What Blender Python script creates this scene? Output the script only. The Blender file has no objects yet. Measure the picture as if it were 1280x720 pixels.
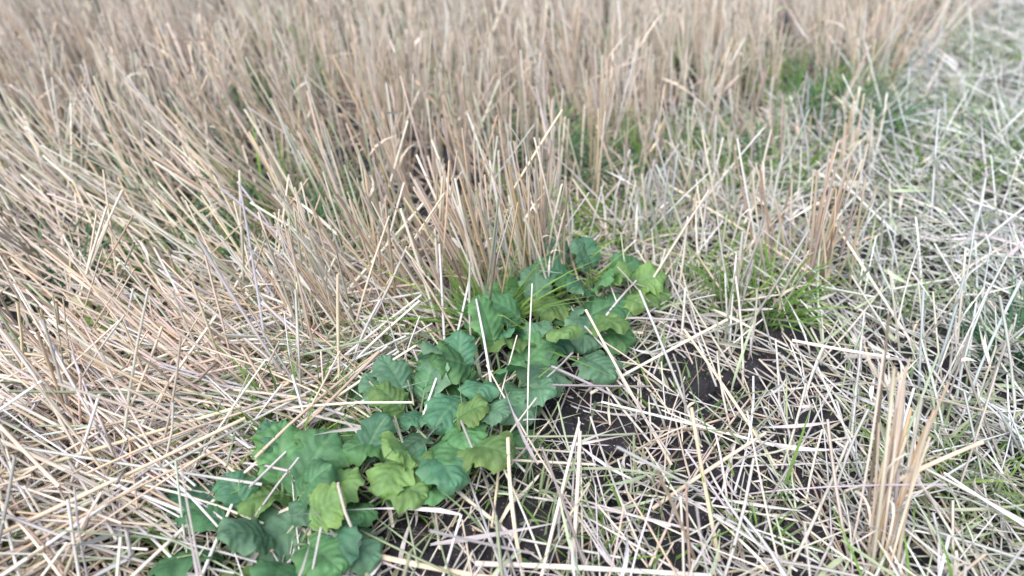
import bpy, math, numpy as np
from mathutils import Vector, noise
rng = np.random.default_rng(11)
scene = bpy.context.scene
scene.view_settings.view_transform = 'Standard'
scene.view_settings.look = 'None'
scene.view_settings.exposure = 0
PI = math.pi

# ------------------------------------------------------------ helpers
def gh(x, y):
    """ground height"""
    x = np.asarray(x, float); y = np.asarray(y, float)
    f = 1.0/(1.0+np.maximum(0, np.hypot(x, y)-12)*0.05)
    return f*(0.012*np.sin(3.1*x+1.3*y)+0.010*np.sin(5.3*y-2.2*x+1)+0.007*np.sin(11*x+7*y+2)
              + 0.005*np.sin(23*x-9*y)*np.sin(17*y+3*x)+0.003*np.sin(47*x+31*y)*np.sin(39*y-21*x))

def norm(a):
    return a/np.maximum(np.linalg.norm(a, axis=-1, keepdims=True), 1e-9)

def make_mesh(name, V, F, col=None, uv=None, smooth=True, mats=(), link=True):
    me = bpy.data.meshes.new(name)
    nv, nf = len(V), len(F)
    k = F.shape[1]
    me.vertices.add(nv); me.vertices.foreach_set("co", V.astype(np.float32).ravel())
    me.loops.add(nf*k); me.loops.foreach_set("vertex_index", F.astype(np.int32).ravel())
    me.polygons.add(nf)
    me.polygons.foreach_set("loop_start", (np.arange(nf)*k).astype(np.int32))
    me.polygons.foreach_set("loop_total", np.full(nf, k, np.int32))
    me.polygons.foreach_set("use_smooth", np.full(nf, smooth))
    me.update(calc_edges=True)
    if col is not None:
        a = me.attributes.new("tint", 'FLOAT_COLOR', 'POINT')
        c = np.ones((nv, 4), np.float32); c[:, :col.shape[1]] = col
        a.data.foreach_set("color", c.ravel())
    if uv is not None:
        a = me.attributes.new("leafuv", 'FLOAT_VECTOR', 'POINT')
        u = np.zeros((nv, 3), np.float32); u[:, :uv.shape[1]] = uv
        a.data.foreach_set("vector", u.ravel())
    for m in mats: me.materials.append(m)
    ob = bpy.data.objects.new(name, me)
    if link: scene.collection.objects.link(ob)
    return ob

def tubes(P, D, L, R, B, C, sides=5, segs=3, base_dirt=0.0, flat=1.0):
    """many bent straws; returns V,F,C"""
    n = len(P); D = norm(D)
    ref = np.tile(np.array([0.31, 0.22, 0.92]), (n, 1))
    bad = np.abs((D*ref).sum(1)) > 0.9
    ref[bad] = [1, 0.1, 0]
    U = norm(np.cross(D, ref)); W = np.cross(D, U)
    ang0 = rng.uniform(0, 2*PI, n)
    t = np.linspace(0, 1, segs+1)
    C0 = P[:, None, :]+D[:, None, :]*(L[:, None]*t[None])[..., None]+B[:, None, :]*(t**2)[None, :, None]
    a = ang0[:, None]+np.linspace(0, 2*PI, sides, endpoint=False)[None]
    ring = (np.cos(a)[..., None]*U[:, None, :]+flat*np.sin(a)[..., None]*W[:, None, :])
    r = R[:, None]*(1.0-0.12*t[None])*(1+rng.uniform(-.08, .12, (n, segs+1)))
    V = C0[:, :, None, :]+ring[:, None, :, :]*r[:, :, None, None]
    V = V.reshape(-1, 3)
    base = (np.arange(n)*(segs+1)*sides)[:, None, None]
    i = np.arange(segs)[None, :, None]; j = np.arange(sides)[None, None, :]; j2 = (j+1) % sides
    F = np.stack([base+i*sides+j, base+i*sides+j2, base+(i+1)*sides+j2, base+(i+1)*sides+j], -1).reshape(-1, 4)
    v = 1+rng.uniform(-.17, .15, (n, segs+1))
    v *= (1-base_dirt*(1-t)[None]**1.5)
    col = C[:, None, :]*v[..., None]
    col = np.repeat(col[:, :, None, :], sides, 2)*(1+rng.uniform(-.10, .10, (n, 1, sides, 1)))
    return V, F, np.clip(col.reshape(-1, 3), 0.01, 0.88)

def ribbons(P, D, L, Wd, B, C, segs=5, twist=1.0, tipC=None):
    """tapering leaf blades / dry leaf strips"""
    n = len(P); D = norm(D)
    ref = norm(rng.normal(size=(n, 3)))
    S0 = norm(np.cross(D, ref)); S1 = np.cross(D, S0)
    t = np.linspace(0, 1, segs+1)
    C0 = P[:, None, :]+D[:, None, :]*(L[:, None]*t[None])[..., None]+B[:, None, :]*(t**2)[None, :, None]
    tw = rng.uniform(-1, 1, n)[:, None]*twist*t[None]*PI
    S = np.cos(tw)[..., None]*S0[:, None]+np.sin(tw)[..., None]*S1[:, None]
    N = -np.sin(tw)[..., None]*S0[:, None]+np.cos(tw)[..., None]*S1[:, None]
    w = Wd[:, None]*0.5*(np.clip(1.05-t**2.2, 0.04, 1)*np.clip(.55+t*3, 0, 1))[None]
    A = C0-S*w[..., None]; M = C0+N*(w*0.35)[..., None]; Z = C0+S*w[..., None]
    V = np.stack([A, M, Z], 2).reshape(-1, 3)
    base = (np.arange(n)*(segs+1)*3)[:, None, None]
    i = np.arange(segs)[None, :, None]; j = np.arange(2)[None, None, :]
    F = np.stack([base+i*3+j, base+i*3+j+1, base+(i+1)*3+j+1, base+(i+1)*3+j], -1).reshape(-1, 4)
    if tipC is None: tipC = C
    col = C[:, None]*(1-t)[None, :, None]+tipC[:, None]*t[None, :, None]
    col = col*(1+rng.uniform(-.12, .12, (n, segs+1, 1)))
    col = np.repeat(col[:, :, None, :], 3, 2).reshape(-1, 3)
    return V, F, np.clip(col, 0.005, 0.88)

def merge(parts):
    Vs, Fs, Cs = [], [], []; o = 0
    for V, F, C in parts:
        Vs.append(V); Fs.append(F+o); Cs.append(C); o += len(V)
    return np.concatenate(Vs), np.concatenate(Fs), np.concatenate(Cs)

def sstep(a, b, x):
    t = np.clip((x-a)/(b-a), 0, 1); return t*t*(3-2*t)

# ------------------------------------------------------------ materials
def new_mat(name):
    m = bpy.data.materials.new(name); m.use_nodes = True
    nt = m.node_tree; nt.nodes.clear()
    return m, nt, nt.nodes, nt.links

def fibre_mat(name, transl=0.15):
    m, nt, N, L = new_mat(name)
    out = N.new('ShaderNodeOutputMaterial'); bs = N.new('ShaderNodeBsdfDiffuse')
    at = N.new('ShaderNodeAttribute'); at.attribute_name = 'tint'
    L.new(at.outputs['Color'], bs.inputs['Color'])
    if transl > 0:
        tr = N.new('ShaderNodeBsdfTranslucent'); L.new(at.outputs['Color'], tr.inputs['Color'])
        mx = N.new('ShaderNodeMixShader'); mx.inputs[0].default_value = transl
        L.new(bs.outputs[0], mx.inputs[1]); L.new(tr.outputs[0], mx.inputs[2]); L.new(mx.outputs[0], out.inputs[0])
    else:
        L.new(bs.outputs[0], out.inputs[0])
    return m

straw_m = fibre_mat("dry_straw", 0.0)
grass_m = fibre_mat("green_grass_blade", 0.35)

def soil_mat():
    m, nt, N, L = new_mat("dark_field_soil")
    out = N.new('ShaderNodeOutputMaterial'); bs = N.new('ShaderNodeBsdfPrincipled')
    tc = N.new('ShaderNodeTexCoord')
    n1 = N.new('ShaderNodeTexNoise'); n1.inputs['Scale'].default_value = 14; n1.inputs['Detail'].default_value = 6
    n1.inputs['Roughness'].default_value = .7
    cr = N.new('ShaderNodeValToRGB')
    e = cr.color_ramp.elements
    e[0].position = .3; e[0].color = (.009, .009, .014, 1); e[1].position = .72; e[1].color = (.042, .039, .048, 1)
    n2 = N.new('ShaderNodeTexNoise'); n2.inputs['Scale'].default_value = 160; n2.inputs['Detail'].default_value = 2
    cr2 = N.new('ShaderNodeValToRGB')
    e = cr2.color_ramp.elements
    e[0].position = .62; e[0].color = (0, 0, 0, 1); e[1].position = .70; e[1].color = (1, 1, 1, 1)
    mix = N.new('ShaderNodeMix'); mix.data_type = 'RGBA'
    mix.inputs[7].default_value = (.16, .14, .12, 1)
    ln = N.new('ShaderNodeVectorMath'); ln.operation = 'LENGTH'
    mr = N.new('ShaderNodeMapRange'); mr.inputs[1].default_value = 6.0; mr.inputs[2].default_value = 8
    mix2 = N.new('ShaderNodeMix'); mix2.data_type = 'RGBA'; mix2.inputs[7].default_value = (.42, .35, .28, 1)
    for n in (n1, n2): L.new(tc.outputs['Object'], n.inputs['Vector'])
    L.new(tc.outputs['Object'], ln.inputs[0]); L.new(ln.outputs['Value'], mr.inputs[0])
    L.new(n1.outputs['Fac'], cr.inputs[0]); L.new(n2.outputs['Fac'], cr2.inputs[0])
    L.new(cr2.outputs[0], mix.inputs[0]); L.new(cr.outputs[0], mix.inputs[6])
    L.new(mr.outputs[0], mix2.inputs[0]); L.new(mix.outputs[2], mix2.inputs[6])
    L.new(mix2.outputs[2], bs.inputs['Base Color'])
    bs.inputs['Roughness'].default_value = .95
    bp = N.new('ShaderNodeBump'); bp.inputs['Strength'].default_value = .8; bp.inputs['Distance'].default_value = .01
    L.new(n1.outputs['Fac'], bp.inputs['Height']); L.new(bp.outputs[0], bs.inputs['Normal'])
    L.new(bs.outputs[0], out.inputs[0])
    return m
soil_m = soil_mat()

def leaf_mat():
    m, nt, N, L = new_mat("broad_green_leaf")
    out = N.new('ShaderNodeOutputMaterial'); bs = N.new('ShaderNodeBsdfPrincipled')
    at = N.new('ShaderNodeAttribute'); at.attribute_name = 'tint'
    uv = N.new('ShaderNodeAttribute'); uv.attribute_name = 'leafuv'
    sx = N.new('ShaderNodeSeparateXYZ'); L.new(uv.outputs['Vector'], sx.inputs[0])
    tc = N.new('ShaderNodeTexCoord')
    nz = N.new('ShaderNodeTexNoise'); nz.inputs['Scale'].default_value = 38; nz.inputs['Detail'].default_value = 5
    mr = N.new('ShaderNodeMapRange'); mr.inputs[1].default_value = .3; mr.inputs[2].default_value = .7
    mr.inputs[3].default_value = .75; mr.inputs[4].default_value = 1.25
    mul = N.new('ShaderNodeVectorMath'); mul.operation = 'SCALE'
    L.new(tc.outputs['Object'], nz.inputs['Vector']); L.new(nz.outputs['Fac'], mr.inputs[0])
    L.new(at.outputs['Color'], mul.inputs[0]); L.new(mr.outputs[0], mul.inputs['Scale'])
    mx0 = N.new('ShaderNodeMix'); mx0.data_type = 'RGBA'; mx0.inputs[7].default_value = (.23, .40, .20, 1)
    L.new(sx.outputs[0], mx0.inputs[0]); L.new(mul.outputs[0], mx0.inputs[6])
    L.new(mx0.outputs[2], bs.inputs['Base Color'])
    bs.inputs['Roughness'].default_value = .58; bs.inputs['Specular IOR Level'].default_value = .45
    n2 = N.new('ShaderNodeTexVoronoi'); n2.inputs['Scale'].default_value = 130
    L.new(tc.outputs['Object'], n2.inputs['Vector'])
    bp = N.new('ShaderNodeBump'); bp.inputs['Strength'].default_value = .3; bp.inputs['Distance'].default_value = .002
    L.new(n2.outputs['Distance'], bp.inputs['Height']); L.new(bp.outputs[0], bs.inputs['Normal'])
    tr = N.new('ShaderNodeBsdfTranslucent'); L.new(mx0.outputs[2], tr.inputs['Color'])
    mx = N.new('ShaderNodeMixShader'); mx.inputs[0].default_value = .25
    L.new(bs.outputs[0], mx.inputs[1]); L.new(tr.outputs[0], mx.inputs[2]); L.new(mx.outputs[0], out.inputs[0])
    return m
leaf_m = leaf_mat()

# ------------------------------------------------------------ ground sheet
def axis(c0, c1):
    mid = np.arange(c0, c1+.001, 0.035)
    ext = np.cumsum(0.05*1.22**np.arange(40))
    ext = ext[ext < 600]
    return np.concatenate([(c0-ext)[::-1], mid, c1+ext])
xs = axis(-4, 4); ys = axis(-1, 7)
X, Y = np.meshgrid(xs, ys)
Z = gh(X, Y)
V = np.stack([X, Y, Z], -1).reshape(-1, 3)
nx, ny = len(xs), len(ys)
idx = np.arange(nx*ny).reshape(ny, nx)
F = np.stack([idx[:-1, :-1], idx[:-1, 1:], idx[1:, 1:], idx[1:, :-1]], -1).reshape(-1, 4)
make_mesh("ground", V, F, mats=[soil_m])

# ------------------------------------------------------------ layout
edge = np.array([(-6, -2.0), (-1.6, .40), (-1.1, .72), (-.74, .97), (-.42, 1.25), (-.15, 1.42), (.08, 1.60), (.24, 1.98), (.69, 2.40),
                 (1.19, 2.62), (1.9, 3.34), (2.44, 3.9), (5, 6.6), (9, 11)])
def depth_in(x, y):
    return (y-np.interp(x, edge[:, 0], edge[:, 1]))*0.72
def in_view(x, y, m=0.9):
    return (np.abs(x) < 0.80*np.hypot(y, 1.2)+m) & (y > -0.2)

bare = np.array([(.05, 1.14, .075), (.17, 1.12, .070), (.37, 1.23, .075), (.04, .88, .06), (.63, 1.43, .065), (.60, 1.12, .04), (-.1, 1.39, .055),
                 (.28, 1.62, .05), (.65, 1.9, .055), (-.14, .80, .045), (-.14, 1.32, .055), (.25, 1.33, .045), (.45, 1.0, .04), (.12, .98, .035), (.52, 1.27, .05), (-.28, 1.18, .045),
                 (.9, 1.3, .055), (.3, .87, .035), (.85, 1.75, .05), (-.58, .95, .045), (-.75, .85, .04)])
plants = [(-.40, .832), (-.29, .925), (-.165, 1.03), (-.035, 1.19), (.07, 1.33), (.19, 1.475)]

TAN = np.array([.68, .55, .42]); PALE = np.array([.82, .74, .63]); GREY = np.array([.60, .57, .54]); GOLD = np.array([.71, .54, .35])
GREEN = np.array([.42, .48, .33]); BROWN = np.array([.38, .30, .23]); PINK = np.array([.72, .59, .50]); LILAC = np.array([.67, .63, .64])
COOL = np.array([.54, .61, .61])
def pick(n, cols, w, sd=.12):
    w = np.array(w, float); w /= w.sum()
    c = np.array(cols)[rng.choice(len(cols), n, p=w)]
    return c*(1+rng.normal(0, sd, (n, 1)))*(1+rng.normal(0, .03, (n, 3)))

# ------------------------------------------------------------ standing stubble
ra = math.radians(40); rd = np.array([math.cos(ra), math.sin(ra)]); rn = np.array([-rd[1], rd[0]])
rows = np.arange(-8, 11, .125); al = np.arange(-6, 14, .042)
A, R_ = np.meshgrid(al, rows)
A = A+rng.uniform(-.025, .025, A.shape); R_ = R_+rng.normal(0, .018, R_.shape)
tx = (A*rd[0]+R_*rn[0]).ravel(); ty = (A*rd[1]+R_*rn[1]).ravel()
dep = depth_in(tx, ty)
k = (dep > rng.normal(.01, .05, len(dep))) & in_view(tx, ty, .6) & (ty < 6.2)
k &= rng.random(len(k)) < np.where(dep < .3, .75, .93)
tx, ty, dep = tx[k], ty[k], dep[k]
nt_ = len(tx)
lay = sstep(-.15, -.80, tx)*sstep(2.45, 1.5, ty)
lean = np.radians(4+58*lay+rng.normal(0, 7, nt_)+rng.gamma(1.2, 2.8, nt_))
az = np.radians(172+rng.normal(0, 45, nt_)*(1-lay*.75)-lay*22)
o = rng.random(nt_) < .14*(1-.5*lay)
az[o] = rng.uniform(0, 2*PI, o.sum()); lean[o] = np.radians(rng.uniform(8, 36, o.sum()))
cnt = rng.integers(2, 7, nt_)
ti = np.repeat(np.arange(nt_), cnt); n = len(ti)
px = tx[ti]+rng.normal(0, .012, n); py = ty[ti]+rng.normal(0, .012, n)
ln = lean[ti]+np.radians(rng.normal(0, 3.5, n)); aa = az[ti]+rng.normal(0, .22, n)
wild = rng.random(n) < .07
ln[wild] += np.radians(rng.uniform(8, 38, wild.sum())); aa[wild] = rng.uniform(0, 2*PI, wild.sum())
ln = np.minimum(ln, math.radians(82))
D = np.stack([np.sin(ln)*np.cos(aa), np.sin(ln)*np.sin(aa), np.cos(ln)], -1)
Ht = .345+rng.normal(0, .025, n)+.02*np.sin(3*px)*np.sin(2.3*py)
short = rng.random(n) < .28; Ht[short] *= rng.uniform(.4, .95, short.sum())
Lh = Ht/np.maximum(np.cos(np.minimum(ln, .6)), .6)*.97
P = np.stack([px, py, gh(px, py)-.01], -1)
B = np.stack([rng.normal(0, .012, n), rng.normal(0, .012, n), -.02*np.sin(ln)], -1)
Rr = rng.uniform(.0018, .0034, n)
C = pick(n, [TAN, PALE, GREY, GOLD, GREEN, BROWN, PINK], [26, 32, 11, 11, 5, 2, 24])
C *= (1+rng.normal(0, .09, nt_))[ti][:, None]
gpatch = np.array([noise.noise(Vector((a*1.6, b*1.6, 3.))) for a, b in zip(tx, ty)])[ti]
gm = (gpatch > .06) & (rng.random(n) < .35)
C[gm] = C[gm]*.55+np.array([.54, .60, .48])*.45
far_haze = sstep(1.6, 3.6, py)[:, None]
C = C*(1-.75*far_haze)+(C*.22+np.array([.87, .79, .71])*.78)*.75*far_haze  # distance haze painted into the straw colour: farther stems fade to pale cream
ll = lay[ti][:, None]*.5
C = C*(1-ll)+(C*.6+np.array([.78, .71, .63])*.4)*ll
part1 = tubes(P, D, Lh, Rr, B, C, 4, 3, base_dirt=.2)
print("standing", n)
m = n//5
s = rng.choice(n, m, replace=False); tt = rng.uniform(.1, .9, m)
Q = P[s]+D[s]*(Lh[s]*tt)[:, None]+B[s]*(tt**2)[:, None]
dd = norm(D[s]+rng.normal(0, .5, (m, 3)))
LL = rng.uniform(.04, .15, m)
Bb = rng.normal(0, .03, (m, 3)); Bb[:, 2] -= rng.uniform(.01, .08, m)
Cc = pick(m, [TAN, PALE, GREY, BROWN, PINK, GREEN], [25, 30, 20, 5, 25, 5])
part2 = ribbons(Q, dd, LL, rng.uniform(.004, .009, m), Bb, Cc, 3)
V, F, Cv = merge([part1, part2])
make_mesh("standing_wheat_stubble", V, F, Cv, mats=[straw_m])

# ------------------------------------------------------------ isolated standing clumps
def clump(name, cx, cy, k, h, spread, leanx=0, leany=0, cols=None, rot=0.0, sp=.09):
    n = k
    px = cx+rng.normal(0, spread, n); py = cy+rng.normal(0, spread*1.1, n)
    D = np.stack([leanx+rng.normal(0, sp, n), leany+rng.normal(0, sp, n), np.ones(n)], -1)
    L = h*rng.uniform(.6, 1.04, n)
    P = np.stack([px, py, gh(px, py)-.01], -1)
    B = rng.normal(0, .014, (n, 3))
    C = pick(n, [TAN, PALE, PINK, GOLD, BROWN, GREY], [30, 22, 26, 8, 4, 12], .16) if cols is None else pick(n, cols, [1]*len(cols))
    a = tubes(P, D, L, rng.uniform(.0018, .0034, n), B, C, 6, 5, base_dirt=.25)
    m = int(n*.8); s = rng.choice(n, m); t = rng.uniform(.05, .8, m)
    b = ribbons(P[s]+norm(D)[s]*(L[s]*t)[:, None], norm(D[s]+rng.normal(0, .4, (m, 3))), rng.uniform(.04, .14, m), rng.uniform(.004, .009, m),
                rng.normal(0, .03, (m, 3))-np.array([0, 0, .04]), pick(m, [PALE, GREY, TAN], [1, 1, 1]), 4)
    V, F, Cv = merge([a, b])
    make_mesh(name, V, F, Cv, mats=[straw_m])
clump("stubble_clump", .615, .79, 24, .43, .018, -.05, .24, sp=.05)
clump("stubble_clump", .755, 1.59, 34, .38, .024, -.07, 0, sp=.06)
clump("stubble_clump", .68, 1.66, 12, .33, .03, -.28, .05)
clump("stubble_clump", 1.02, 2.15, 20, .30, .05, -.1, .05)
clump("stubble_clump", .07, 1.54, 40, .39, .035, -.15, .02, sp=.08)
clump("stubble_clump", -.05, 1.52, 30, .38, .045, -.26, 0, sp=.1)
clump("stubble_clump", -.19, 1.44, 26, .36, .04, -.36, .02, sp=.12)
clump("stubble_clump", -.33, 1.34, 24, .34, .04, -.5, .1, sp=.14)
clump("stubble_clump", -.50, 1.20, 34, .36, .05, -1.1, .4, sp=.18)
clump("stubble_clump", -.66, 1.05, 40, .38, .05, -1.5, .6, sp=.2)
clump("stubble_clump", -.80, .86, 36, .40, .06, -1.9, .5, [PALE, PALE, TAN, GREY], sp=.2)
clump("stubble_clump", .52, 1.46, 14, .28, .05, -.05, .0, [GREEN, GREY, PALE], sp=.14)
clump("stubble_clump", 1.28, 2.75, 50, .36, .08, -.05, .0)
clump("stubble_clump", .42, 1.80, 22, .30, .06, -.15, .1, [GREY, PALE, COOL], sp=.2)
clump("stubble_clump", .60, 1.95, 24, .30, .07, -.25, .1, [GREY, PALE, GREEN], sp=.2)
clump("stubble_clump", .40, 2.12, 24, .32, .07, -.2, .0, [GREY, PINK, TAN], sp=.2)
clump("stubble_clump", .80, 2.25, 24, .30, .07, -.2, .0, [GREY, PINK, GREEN], sp=.2)
clump("stubble_clump", .95, 1.22, 14, .30, .06, -.1, .1, [GREY, PALE, COOL], sp=.2)

# ------------------------------------------------------------ flattened straw
def flat_straw(n, xr, yr, lmin, lmax, zmax, pitch, steep_frac, rmin, rmax, cols, w, keep_fn, avoid=True, dirs=None, segs=3, sd=4, pf=.6):
    x = rng.uniform(*xr, n); y = rng.uniform(*yr, n)
    k = keep_fn(x, y) & in_view(x, y, .5)
    if avoid:
        for bx, by, br in bare:
            d2 = ((x-bx)/1.3)**2+(y-by)**2
            k &= (d2 > br**2) | (rng.random(n) < .08)
        for bx, by in plants:
            k &= ((x-bx)**2+(y-by)**2 > .07**2)
    x, y = x[k], y[k]; n = len(x)
    a = rng.uniform(0, 2*PI, n)
    pref = rng.random(n) < pf
    dsel = rng.choice(len(dirs), n)
    a[pref] = np.radians(np.array(dirs)[dsel][pref]+rng.normal(0, 13, pref.sum()))
    el = np.abs(rng.normal(0, pitch, n))
    st = rng.random(n) < steep_frac
    el[st] = np.radians(rng.uniform(20, 75, st.sum()))
    L = rng.uniform(lmin, lmax, n); L[st] *= rng.uniform(.5, .9, st.sum())
    D = np.stack([np.cos(el)*np.cos(a), np.cos(el)*np.sin(a), np.sin(el)], -1)
    z = rng.uniform(0, 1, n)**1.6*zmax+.004; z[st] = 0
    c = np.stack([x, y, gh(x, y)+z], -1)
    P = c-D*(L*np.where(st, 0, .5))[:, None]
    P[:, 2] = np.maximum(P[:, 2], gh(P[:, 0], P[:, 1])+.003)
    B = np.stack([rng.normal(0, .018, n), rng.normal(0, .018, n), -np.abs(rng.normal(0, .012, n))], -1)*(L/.25)[:, None]
    C = pick(n, cols, w, .17)
    cool = sstep(.2, 1.3, x)[:, None]*.6
    C = C*(1-cool)+COOL*(C.mean(1, keepdims=True)/.58)*cool
    return tubes(P, D, L, rng.uniform(rmin, rmax, n), B, C, sd, segs)

right = lambda x, y: (depth_in(x, y) < .05)
DIRS = [40, 95, 118, 140, 165, 60, 110, 80, 100]
cols = [LILAC, PALE, GREY, TAN, GREEN, BROWN, PINK]
parts = [
    flat_straw(20000, (-2.2, 4.0), (.2, 6), .10, .34, .05, .10, .04, .0012, .0025, cols, [30, 14, 34, 6, 11, 11, 6], right, True, DIRS),
    flat_straw(9500, (-2.0, 3.6), (.3, 5), .14, .44, .085, .15, .48, .0016, .0032, cols, [30, 26, 24, 6, 12, 4, 6], right, True, DIRS, segs=4),
    flat_straw(8000, (-3, 3), (.4, 5), .08, .3, .03, .1, .0, .0015, .0026, cols, [10, 10, 20, 20, 5, 25, 20], lambda x, y: (depth_in(x, y) > 0) & (depth_in(x, y) < 1.2), False, DIRS),
    flat_straw(4800, (-1.9, -.30), (.4, 1.6), .26, .55, .13, .20, .18, .0018, .0034, cols, [22, 30, 18, 16, 8, 5, 18],
               lambda x, y: (depth_in(x, y) > -.16) & (depth_in(x, y) < .30), True, [135, 146, 156, 165, 150, 178, 30, 45], pf=.85, segs=4),
]
def chaff(n):
    x = rng.uniform(-2.2, 3.5, n); y = rng.uniform(.3, 4.5, n)
    k = in_view(x, y, .4) & (depth_in(x, y) < .4)
    for bx, by, br in bare:
        k &= (((x-bx)**2+(y-by)**2) > (br*.95)**2) | (rng.random(n) < .15)
    x, y = x[k], y[k]; n = len(x)
    P = np.stack([x, y, gh(x, y)+rng.uniform(.001, .02, n)], -1)
    D = rng.normal(size=(n, 3)); D[:, 2] *= .2
    L = rng.uniform(.012, .06, n)
    return ribbons(P, D, L, rng.uniform(.002, .007, n), rng.normal(0, .008, (n, 3))*np.array([1, 1, .3]), pick(n, [LILAC, GREY, PALE, BROWN, TAN], [24, 32, 8, 26, 12]), 2)
parts.append(chaff(34000))
n = 7500
x = rng.uniform(-1.8, 3.3, n); y = rng.uniform(.3, 4.5, n); k = right(x, y) & in_view(x, y, .6)
for bx, by, br in bare: k &= (((x-bx)**2+(y-by)**2) > br**2) | (rng.random(n) < .2)
x, y = x[k], y[k]; n = len(x)
P = np.stack([x, y, gh(x, y)+rng.uniform(.005, .07, n)], -1)
D = rng.normal(size=(n, 3)); D[:, 2] = rng.uniform(-.1, .5, n)
parts.append(ribbons(P, D, rng.uniform(.06, .2, n), rng.uniform(.004, .010, n), rng.normal(0, .04, (n, 3))*np.array([1, 1, .5]), pick(n, [LILAC, GREY, PALE, GREEN], [3, 3, 2, 3]), 5))
V, F, Cv = merge(parts)
make_mesh("flattened_straw", V, F, Cv, mats=[straw_m])

# ------------------------------------------------------------ bright individual long straws
LS = [
    ((-.47, 1.30, .05), (-.19, 1.60, .26), .0034), ((.0, 1.55, .30), (.11, 1.75, .40), .0028),
    ((-.26, .80, .05), (.0, .72, .06), .0050), ((-.15, .97, .06), (.02, .80, .05), .0040),
    ((-.06, .775, .05), (.33, .755, .06), .0045), ((.16, 1.17, .05), (.45, 1.34, .10), .0034),
    ((.60, 1.30, .08), (.78, 1.24, .08), .0036), ((.62, .88, .10), (.82, .97, .14), .0044),
    ((-.85, 1.10, .12), (-.46, 1.36, .14), .0032), ((-.72, 1.02, .06), (-.30, 1.34, .12), .0032), ((-.80, .80, .08), (-.42, 1.16, .10), .0032),
    ((-1.1, 1.2, .10), (-.5, 1.27, .13), .0030), ((.1, .78, .02), (.12, .93, .20), .0036), ((.35, .8, .02), (.30, .98, .22), .0034),
    ((.5, 1.0, .02), (.36, 1.25, .16), .0032), ((.3, 1.0, .03), (.15, 1.3, .16), .0030), ((-.35, 1.15, .01), (-.33, 1.2, .34), .0032),
    ((-.15, 1.35, .0), (-.22, 1.4, .36), .0032), ((.45, 2.0, .06), (.72, 1.55, .09), .0032), ((.9, 1.3, .02), (.75, 1.7, .2), .0032),
    ((-.75, .86, .14), (-.95, 1.0, .22), .0036), ((.25, .9, .03), (.46, 1.02, .1), .0036), ((.02, .76, .02), (-.03, .95, .15), .0036),
    ((-1.0, .86, .10), (-.52, 1.06, .12), .0034), ((-.95, .72, .09), (-.5, .99, .14), .0036), ((-1.05, 1.0, .2), (-.58, .86, .06), .0036),
    ((-1.2, 1.15, .22), (-.62, .95, .07), .0034), ((-.9, 1.32, .24), (-.5, 1.08, .07), .0034), ((-.62, .74, .05), (-.36, 1.1, .12), .0032)]
P = np.array([a for a, b, r in LS]); T = np.array([b for a, b, r in LS]); R0 = np.array([r for a, b, r in LS])
L = np.linalg.norm(T-P, axis=1)
C = pick(len(LS), [PALE*1.05, TAN*1.15, np.array([.82, .70, .52])], [1, 1, 1])
V, F, Cv = tubes(P, T-P, L, R0, rng.normal(0, .012, (len(LS), 3)), C, 8, 8)
make_mesh("long_loose_straw", V, F, Cv, mats=[straw_m])

# ------------------------------------------------------------ grass
def grass(name, spots, mat=grass_m):
    parts = []
    for cx, cy, rad, n, h, kind in spots:
        a = rng.uniform(0, 2*PI, n); r = rad*np.sqrt(rng.random(n))
        px = cx+r*np.cos(a); py = cy+r*np.sin(a)
        P = np.stack([px, py, gh(px, py)-.004], -1)
        D = np.stack([np.cos(a)*.35+rng.normal(0, .22, n), np.sin(a)*.35+rng.normal(0, .22, n), np.ones(n)], -1)
        L = h*rng.uniform(.45, 1.1, n)
        B = np.stack([np.cos(a)*.3+rng.normal(0, .2, n), np.sin(a)*.3+rng.normal(0, .2, n), -rng.uniform(.05, .45, n)], -1)*L[:, None]
        if kind == 0: c = pick(n, [(.19, .36, .10), (.26, .42, .13), (.15, .29, .10)], [2, 1, 1])
        elif kind == 1: c = pick(n, [(.09, .23, .13), (.12, .26, .16), (.17, .29, .17)], [1, 1, 1])
        else: c = pick(n, [(.35, .45, .28), (.42, .50, .37), (.27, .38, .24)], [1, 1, 1])
        parts.append(ribbons(P, D, L, rng.uniform(.0035, .0075, n), B, c, 5, .6, c*np.array([1.3, 1.15, 1.0])))
    V, F, Cv = merge(parts)
    make_mesh(name, V, F, Cv, mats=[mat])
grass("green_grass", [(-.05, 1.40, .045, 150, .27, 0)])
grass("green_grass", [(-.42, 1.06, .045, 130, .25, 0), (-.36, 1.05, .04, 40, .13, 0)])
grass("green_grass", [(.60, 1.50, .09, 160, .21, 0), (.50, 1.5, .06, 36, .15, 2)])
grass("green_grass", [(1.12, 2.48, .14, 240, .30, 1), (1.0, 2.65, .12, 120, .28, 0)])
spots = []
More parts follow.
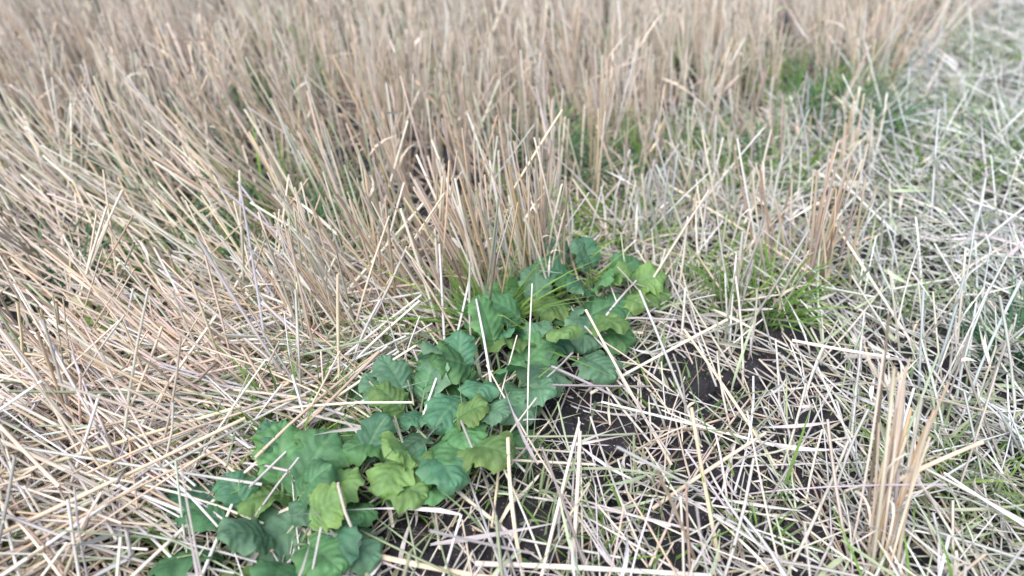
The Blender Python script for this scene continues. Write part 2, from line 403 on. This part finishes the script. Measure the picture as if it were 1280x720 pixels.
for (x, y, r, n, h, kd) in [(.78, 2.12, .12, 110, .24, 0), (.5, 2.2, .12, 110, .22, 0), (1.3, 2.15, .15, 110, .2, 0), (.44, .86, .03, 24, .12, 0), (.97, .86, .07, 70, .16, 0),
                            (1.14, 1.36, .08, 180, .2, 1), (.28, .96, .05, 20, .12, 2), (-.85, .97, .12, 80, .16, 2), (-.62, .92, .08, 60, .14, 0), (-.95, .8, .1, 80, .16, 0), (-.75, .78, .1, 70, .13, 2),
                            (-.55, .84, .07, 40, .12, 0),
                            (.3, 1.85, .1, 110, .2, 0), (.4, 1.68, .07, 40, .15, 0), (-.02, 1.0, .07, 40, .10, 0), (-.2, .95, .06, 30, .09, 0), (1.5, 2.5, .2, 100, .2, 2), (1.1, 1.8, .15, 110, .16, 2),
                            (.9, 1.55, .1, 56, .18, 2), (.85, 1.05, .1, 60, .16, 2), (.07, 1.65, .07, 80, .2, 0), (2.0, 3.0, .3, 160, .22, 2), (.3, 2.1, .1, 90, .24, 1), (.12, 1.53, .06, 60, .2, 0),
                            (1.7, 2.2, .3, 190, .18, 1), (.65, 2.3, .15, 110, .24, 1), (.75, .98, .05, 30, .14, 0), (.2, .86, .05, 20, .12, 0), (-.3, 1.25, .06, 34, .18, 0), (-.52, 1.05, .06, 34, .14, 2),
                            (-.55, 1.35, .1, 60, .26, 2), (-.7, 1.3, .1, 60, .24, 0), (-.95, 1.25, .1, 60, .24, 0), (-.4, 1.5, .1, 60, .28, 2), (-.8, 1.6, .12, 70, .3, 0)]:
    spots.append((x, y, r, n, h, kd))
for i in range(100):
    x = rng.uniform(-2.4, 1.6); y = rng.uniform(1.3, 4.6)
    if depth_in(x, y) > .02: spots.append((x, y, .10, rng.integers(20, 60), rng.uniform(.18, .31), rng.choice([0, 1, 2, 2])))
for x, y in [(-1.15, 2.25), (-1.0, 2.1), (-.62, 1.75), (-2.3, 3.6), (-2.4, 3.5), (.1, 2.3), (-.5, 1.65), (-2.6, 3.8), (-1.2, 1.6)]:
    spots.append((x, y, .14, 80, .28, 1))
for i in range(420):
    x = rng.uniform(-1.2, 3.2); y = rng.uniform(.6, 4.5)
    if depth_in(x, y) < 0: spots.append((x, y, .12, rng.integers(6, 24), rng.uniform(.09, .2), rng.choice([0, 2, 2])))
grass("field_grass", spots)

# ------------------------------------------------------------ broad-leaved plants
def leaf(base, azm, pitch, Lp, Lb, W, droop, col, roll, NS=34, NV=19):
    ph = rng.uniform(0, 2*PI, 8); nl = rng.uniform(3.0, 4.0)
    s = np.linspace(0, 1, NS); v = np.linspace(-1, 1, NV)
    ds = Lb/(NS-1)
    hd = np.array([math.cos(azm), math.sin(azm), 0]); up = np.array([0, 0, 1.]); side0 = np.array([-math.sin(azm), math.cos(azm), 0])
    pts = []; p = np.array(base, float)
    np_ = 8; pet = []
    ang = pitch
    for i in range(np_):
        pet.append(p.copy()); ang -= droop*.35/np_
        if i < np_-1: p = p+(hd*math.cos(ang)+up*math.sin(ang))*Lp/(np_-1)
    T = []
    for i in range(NS):
        pts.append(p.copy()); T.append(ang)
        ang -= droop*(.3+1.0*s[i])/NS
        p = p+(hd*math.cos(ang)+up*math.sin(ang))*ds
    pts = np.array(pts); T = np.array(T)
    Nn = -np.sin(T)[:, None]*hd+np.cos(T)[:, None]*up
    Tn = hd*np.cos(T)[:, None]+up*np.sin(T)[:, None]
    Sd = np.tile(side0, (NS, 1))*math.cos(roll)+Nn*math.sin(roll)
    Nn = np.cross(Tn, Sd)
    prof = np.interp(s, [0, .04, .12, .25, .42, .58, .72, .84, .93, .98, 1], [.12, .50, .74, .92, 1.0, .97, .86, .68, .44, .20, .03])
    Vv = []; M = []
    for j, vv in enumerate(v):
        sg = 1 if vv > 0 else -1
        q, q2 = (ph[0], ph[2]) if sg > 0 else (ph[1], ph[3])
        lob = 1+.10*np.sin(s*2*PI*nl+q)+.045*np.sin(s*2*PI*nl*2.6+q2)+.02*np.sin(s*70+q)
        w = W*.5*prof*lob
        a = abs(vv)
        x = vv*w
        sweep = W*a*a*(.06-.22*(1-s)**3)
        zz = (.32*a*W*.5*(1-.8*a)
              + .085*W*a**2*np.sin(s*2*PI*2.0+q)
              + .030*W*a**3*np.sin(s*2*PI*5+q2)
              - .16*W*a**2.4*(.2+s)
              + .026*W*np.sin((s*6-a*1.9)*2*PI)*(a*(1-a)*3.4))
        pos = pts+Sd*x[:, None]+Nn*zz[:, None]+Tn*sweep[:, None]
        Vv.append(pos)
        vein = np.clip(1-np.abs(((s*6-a*1.9) % 1)-.5)*2*4.0, 0, 1)*.22*(1-a*.8) + (0.42 if a < .04 else 0)
        M.append(vein)
    Vv = np.array(Vv).transpose(1, 0, 2); M = np.array(M).T
    V = Vv.reshape(-1, 3)
    V[:, 2] = np.maximum(V[:, 2], gh(V[:, 0], V[:, 1])+.02)
    idx = np.arange(NS*NV).reshape(NS, NV)
    F = np.stack([idx[:-1, :-1], idx[:-1, 1:], idx[1:, 1:], idx[1:, :-1]], -1).reshape(-1, 4)
    av = np.abs(np.tile(v, (NS, 1))).ravel()[:, None]
    Cc = np.tile(col, (len(V), 1))*(1+av**3*np.array([.5, .25, .1])*rng.uniform(0, 1))
    U = np.stack([M.ravel(), np.zeros(len(V))], -1)
    pet = np.array(pet+[pts[2]]); sd = 7; rr = np.linspace(.0034, .0018, len(pet))
    a = np.linspace(0, 2*PI, sd, endpoint=False)
    nn = np.array([-math.sin(pitch)*math.cos(azm), -math.sin(pitch)*math.sin(azm), math.cos(pitch)])
    PV = (pet[:, None]+(np.cos(a)[None, :, None]*side0+np.sin(a)[None, :, None]*nn)*rr[:, None, None]).reshape(-1, 3)
    i = np.arange(len(pet)-1)[:, None]; j = np.arange(sd)[None]; j2 = (j+1) % sd
    PF = np.stack([i*sd+j, i*sd+j2, (i+1)*sd+j2, (i+1)*sd+j], -1).reshape(-1, 4)
    PC = np.tile(np.array([.26, .38, .20]), (len(PV), 1)); PU = np.zeros((len(PV), 2))
    return np.concatenate([V, PV]), np.concatenate([F, PF+len(V)]), np.concatenate([Cc, PC]), np.concatenate([U, PU])

GL = np.array([(.085, .220, .100), (.095, .240, .095), (.080, .215, .125), (.160, .290, .095), (.125, .260, .160)])
def plant(name, x, y, leaves):
    Vs, Fs, Cs, Us = [], [], [], []; o = 0
    for (azd, pit, Lp, Lb, W, dr) in leaves:
        c = GL[rng.integers(len(GL))]*rng.uniform(.75, 1.25)
        a = math.radians(azd)
        b = (x+.02*math.cos(a)+rng.normal(0, .014), y+.02*math.sin(a)+rng.normal(0, .014), float(gh(x, y))+.002)
        V, F, C, U = leaf(b, a, math.radians(pit), Lp, Lb, W, dr, c, rng.normal(0, .35))
        Vs.append(V); Fs.append(F+o); Cs.append(C); Us.append(U); o += len(V)
    make_mesh(name, np.concatenate(Vs), np.concatenate(Fs), np.concatenate(Cs), np.concatenate(Us), mats=[leaf_m])
def auto(n, Lb0, seedaz=0, hi=1.0):
    out = []
    for i in range(n):
        az = seedaz+i*137.5+rng.normal(0, 15)
        inner = i/n
        out.append((az, min(86, (48+34*inner+rng.normal(0, 8))*hi), (.090+.0*inner)*rng.uniform(.7, 1.35), Lb0*(1-.38*inner)*rng.uniform(.8, 1.15),
                    Lb0*(.92-.34*inner)*rng.uniform(.85, 1.15), rng.uniform(.9, 1.9)*(1-.15*inner)))
    return out
plant("broadleaf_plant", *plants[0], auto(16, .122, 150))
plant("broadleaf_plant", *plants[1], auto(15, .114, 80))
plant("broadleaf_plant", *plants[2], auto(15, .110, 20))
plant("broadleaf_plant", -.10, 1.11, auto(9, .095, 210))
plant("broadleaf_plant", *plants[3], auto(13, .115, 100))
plant("broadleaf_plant", *plants[4], auto(15, .112, 60))
plant("broadleaf_plant", *plants[5], auto(15, .104, 10))

# ------------------------------------------------------------ soil clods
import bmesh
bm = bmesh.new(); bmesh.ops.create_icosphere(bm, subdivisions=3, radius=1.0)
iv = np.array([v.co[:] for v in bm.verts]); fi = np.array([[v.index for v in f.verts] for f in bm.faces]); bm.free()
Vs, Fs = [], []; o = 0
cl = []
for bx, by, br in bare:
    for i in range(9):
        cl.append((bx+rng.normal(0, br*.6), by+rng.normal(0, br*.6), rng.uniform(.008, .034)))
for i in range(200):
    cl.append((rng.uniform(-1, 1.6), rng.uniform(.7, 2.2), rng.uniform(.003, .014)))
for x, y, r in cl:
    of = rng.uniform(0, 100, 3)
    d = np.array([noise.fractal(Vector(p*1.5+of), 1.0, 2.0, 3) for p in iv])
    d2 = np.array([noise.noise(Vector(p*1.1-of)) for p in iv])
    vv = iv*(1+.30*d+.3*d2)[:, None]*r*np.array([rng.uniform(.8, 1.5), rng.uniform(.8, 1.3), rng.uniform(.5, .8)])
    an = rng.uniform(0, 2*PI); ca, sa = math.cos(an), math.sin(an)
    vv = vv@np.array([[ca, sa, 0], [-sa, ca, 0], [0, 0, 1]])+np.array([x, y, float(gh(x, y))+r*.2])
    Vs.append(vv); Fs.append(fi+o); o += len(vv)
make_mesh("soil_clods", np.concatenate(Vs), np.concatenate(Fs), mats=[soil_m])

# ------------------------------------------------------------ light
w = bpy.data.worlds.new("World"); scene.world = w; w.use_nodes = True
N = w.node_tree.nodes; Lk = w.node_tree.links
sky = N.new('ShaderNodeTexSky'); sky.sky_type = 'NISHITA'; sky.sun_disc = False
EL = 58
sky.sun_elevation = math.radians(EL); sky.sun_rotation = math.radians(180+35)
sky.air_density = 1.0; sky.dust_density = 3.0; sky.ozone_density = 1.0
bg = N['Background']; bg.inputs['Strength'].default_value = .15
Lk.new(sky.outputs[0], bg.inputs[0])
sd = bpy.data.lights.new("sun", 'SUN'); sd.energy = 4.4; sd.angle = math.radians(65); sd.color = (1, .98, .97)
so = bpy.data.objects.new("sun", sd); scene.collection.objects.link(so)
srot = sky.sun_rotation
sdir = Vector((math.sin(srot)*math.cos(math.radians(EL)), math.cos(srot)*math.cos(math.radians(EL)), math.sin(math.radians(EL))))
so.rotation_euler = sdir.to_track_quat('Z', 'Y').to_euler()

# ------------------------------------------------------------ camera
cd = bpy.data.cameras.new("camera"); cam = bpy.data.objects.new("camera", cd); scene.collection.objects.link(cam)
cam.location = (0, 0, 1.2); cam.rotation_euler = (math.radians(90-37), 0, 0)
cd.lens = 28.1; cd.sensor_width = 36; cd.clip_start = .02; cd.clip_end = 2000
cd.dof.use_dof = True; cd.dof.focus_distance = 1.55; cd.dof.aperture_fstop = 1.6
scene.camera = cam
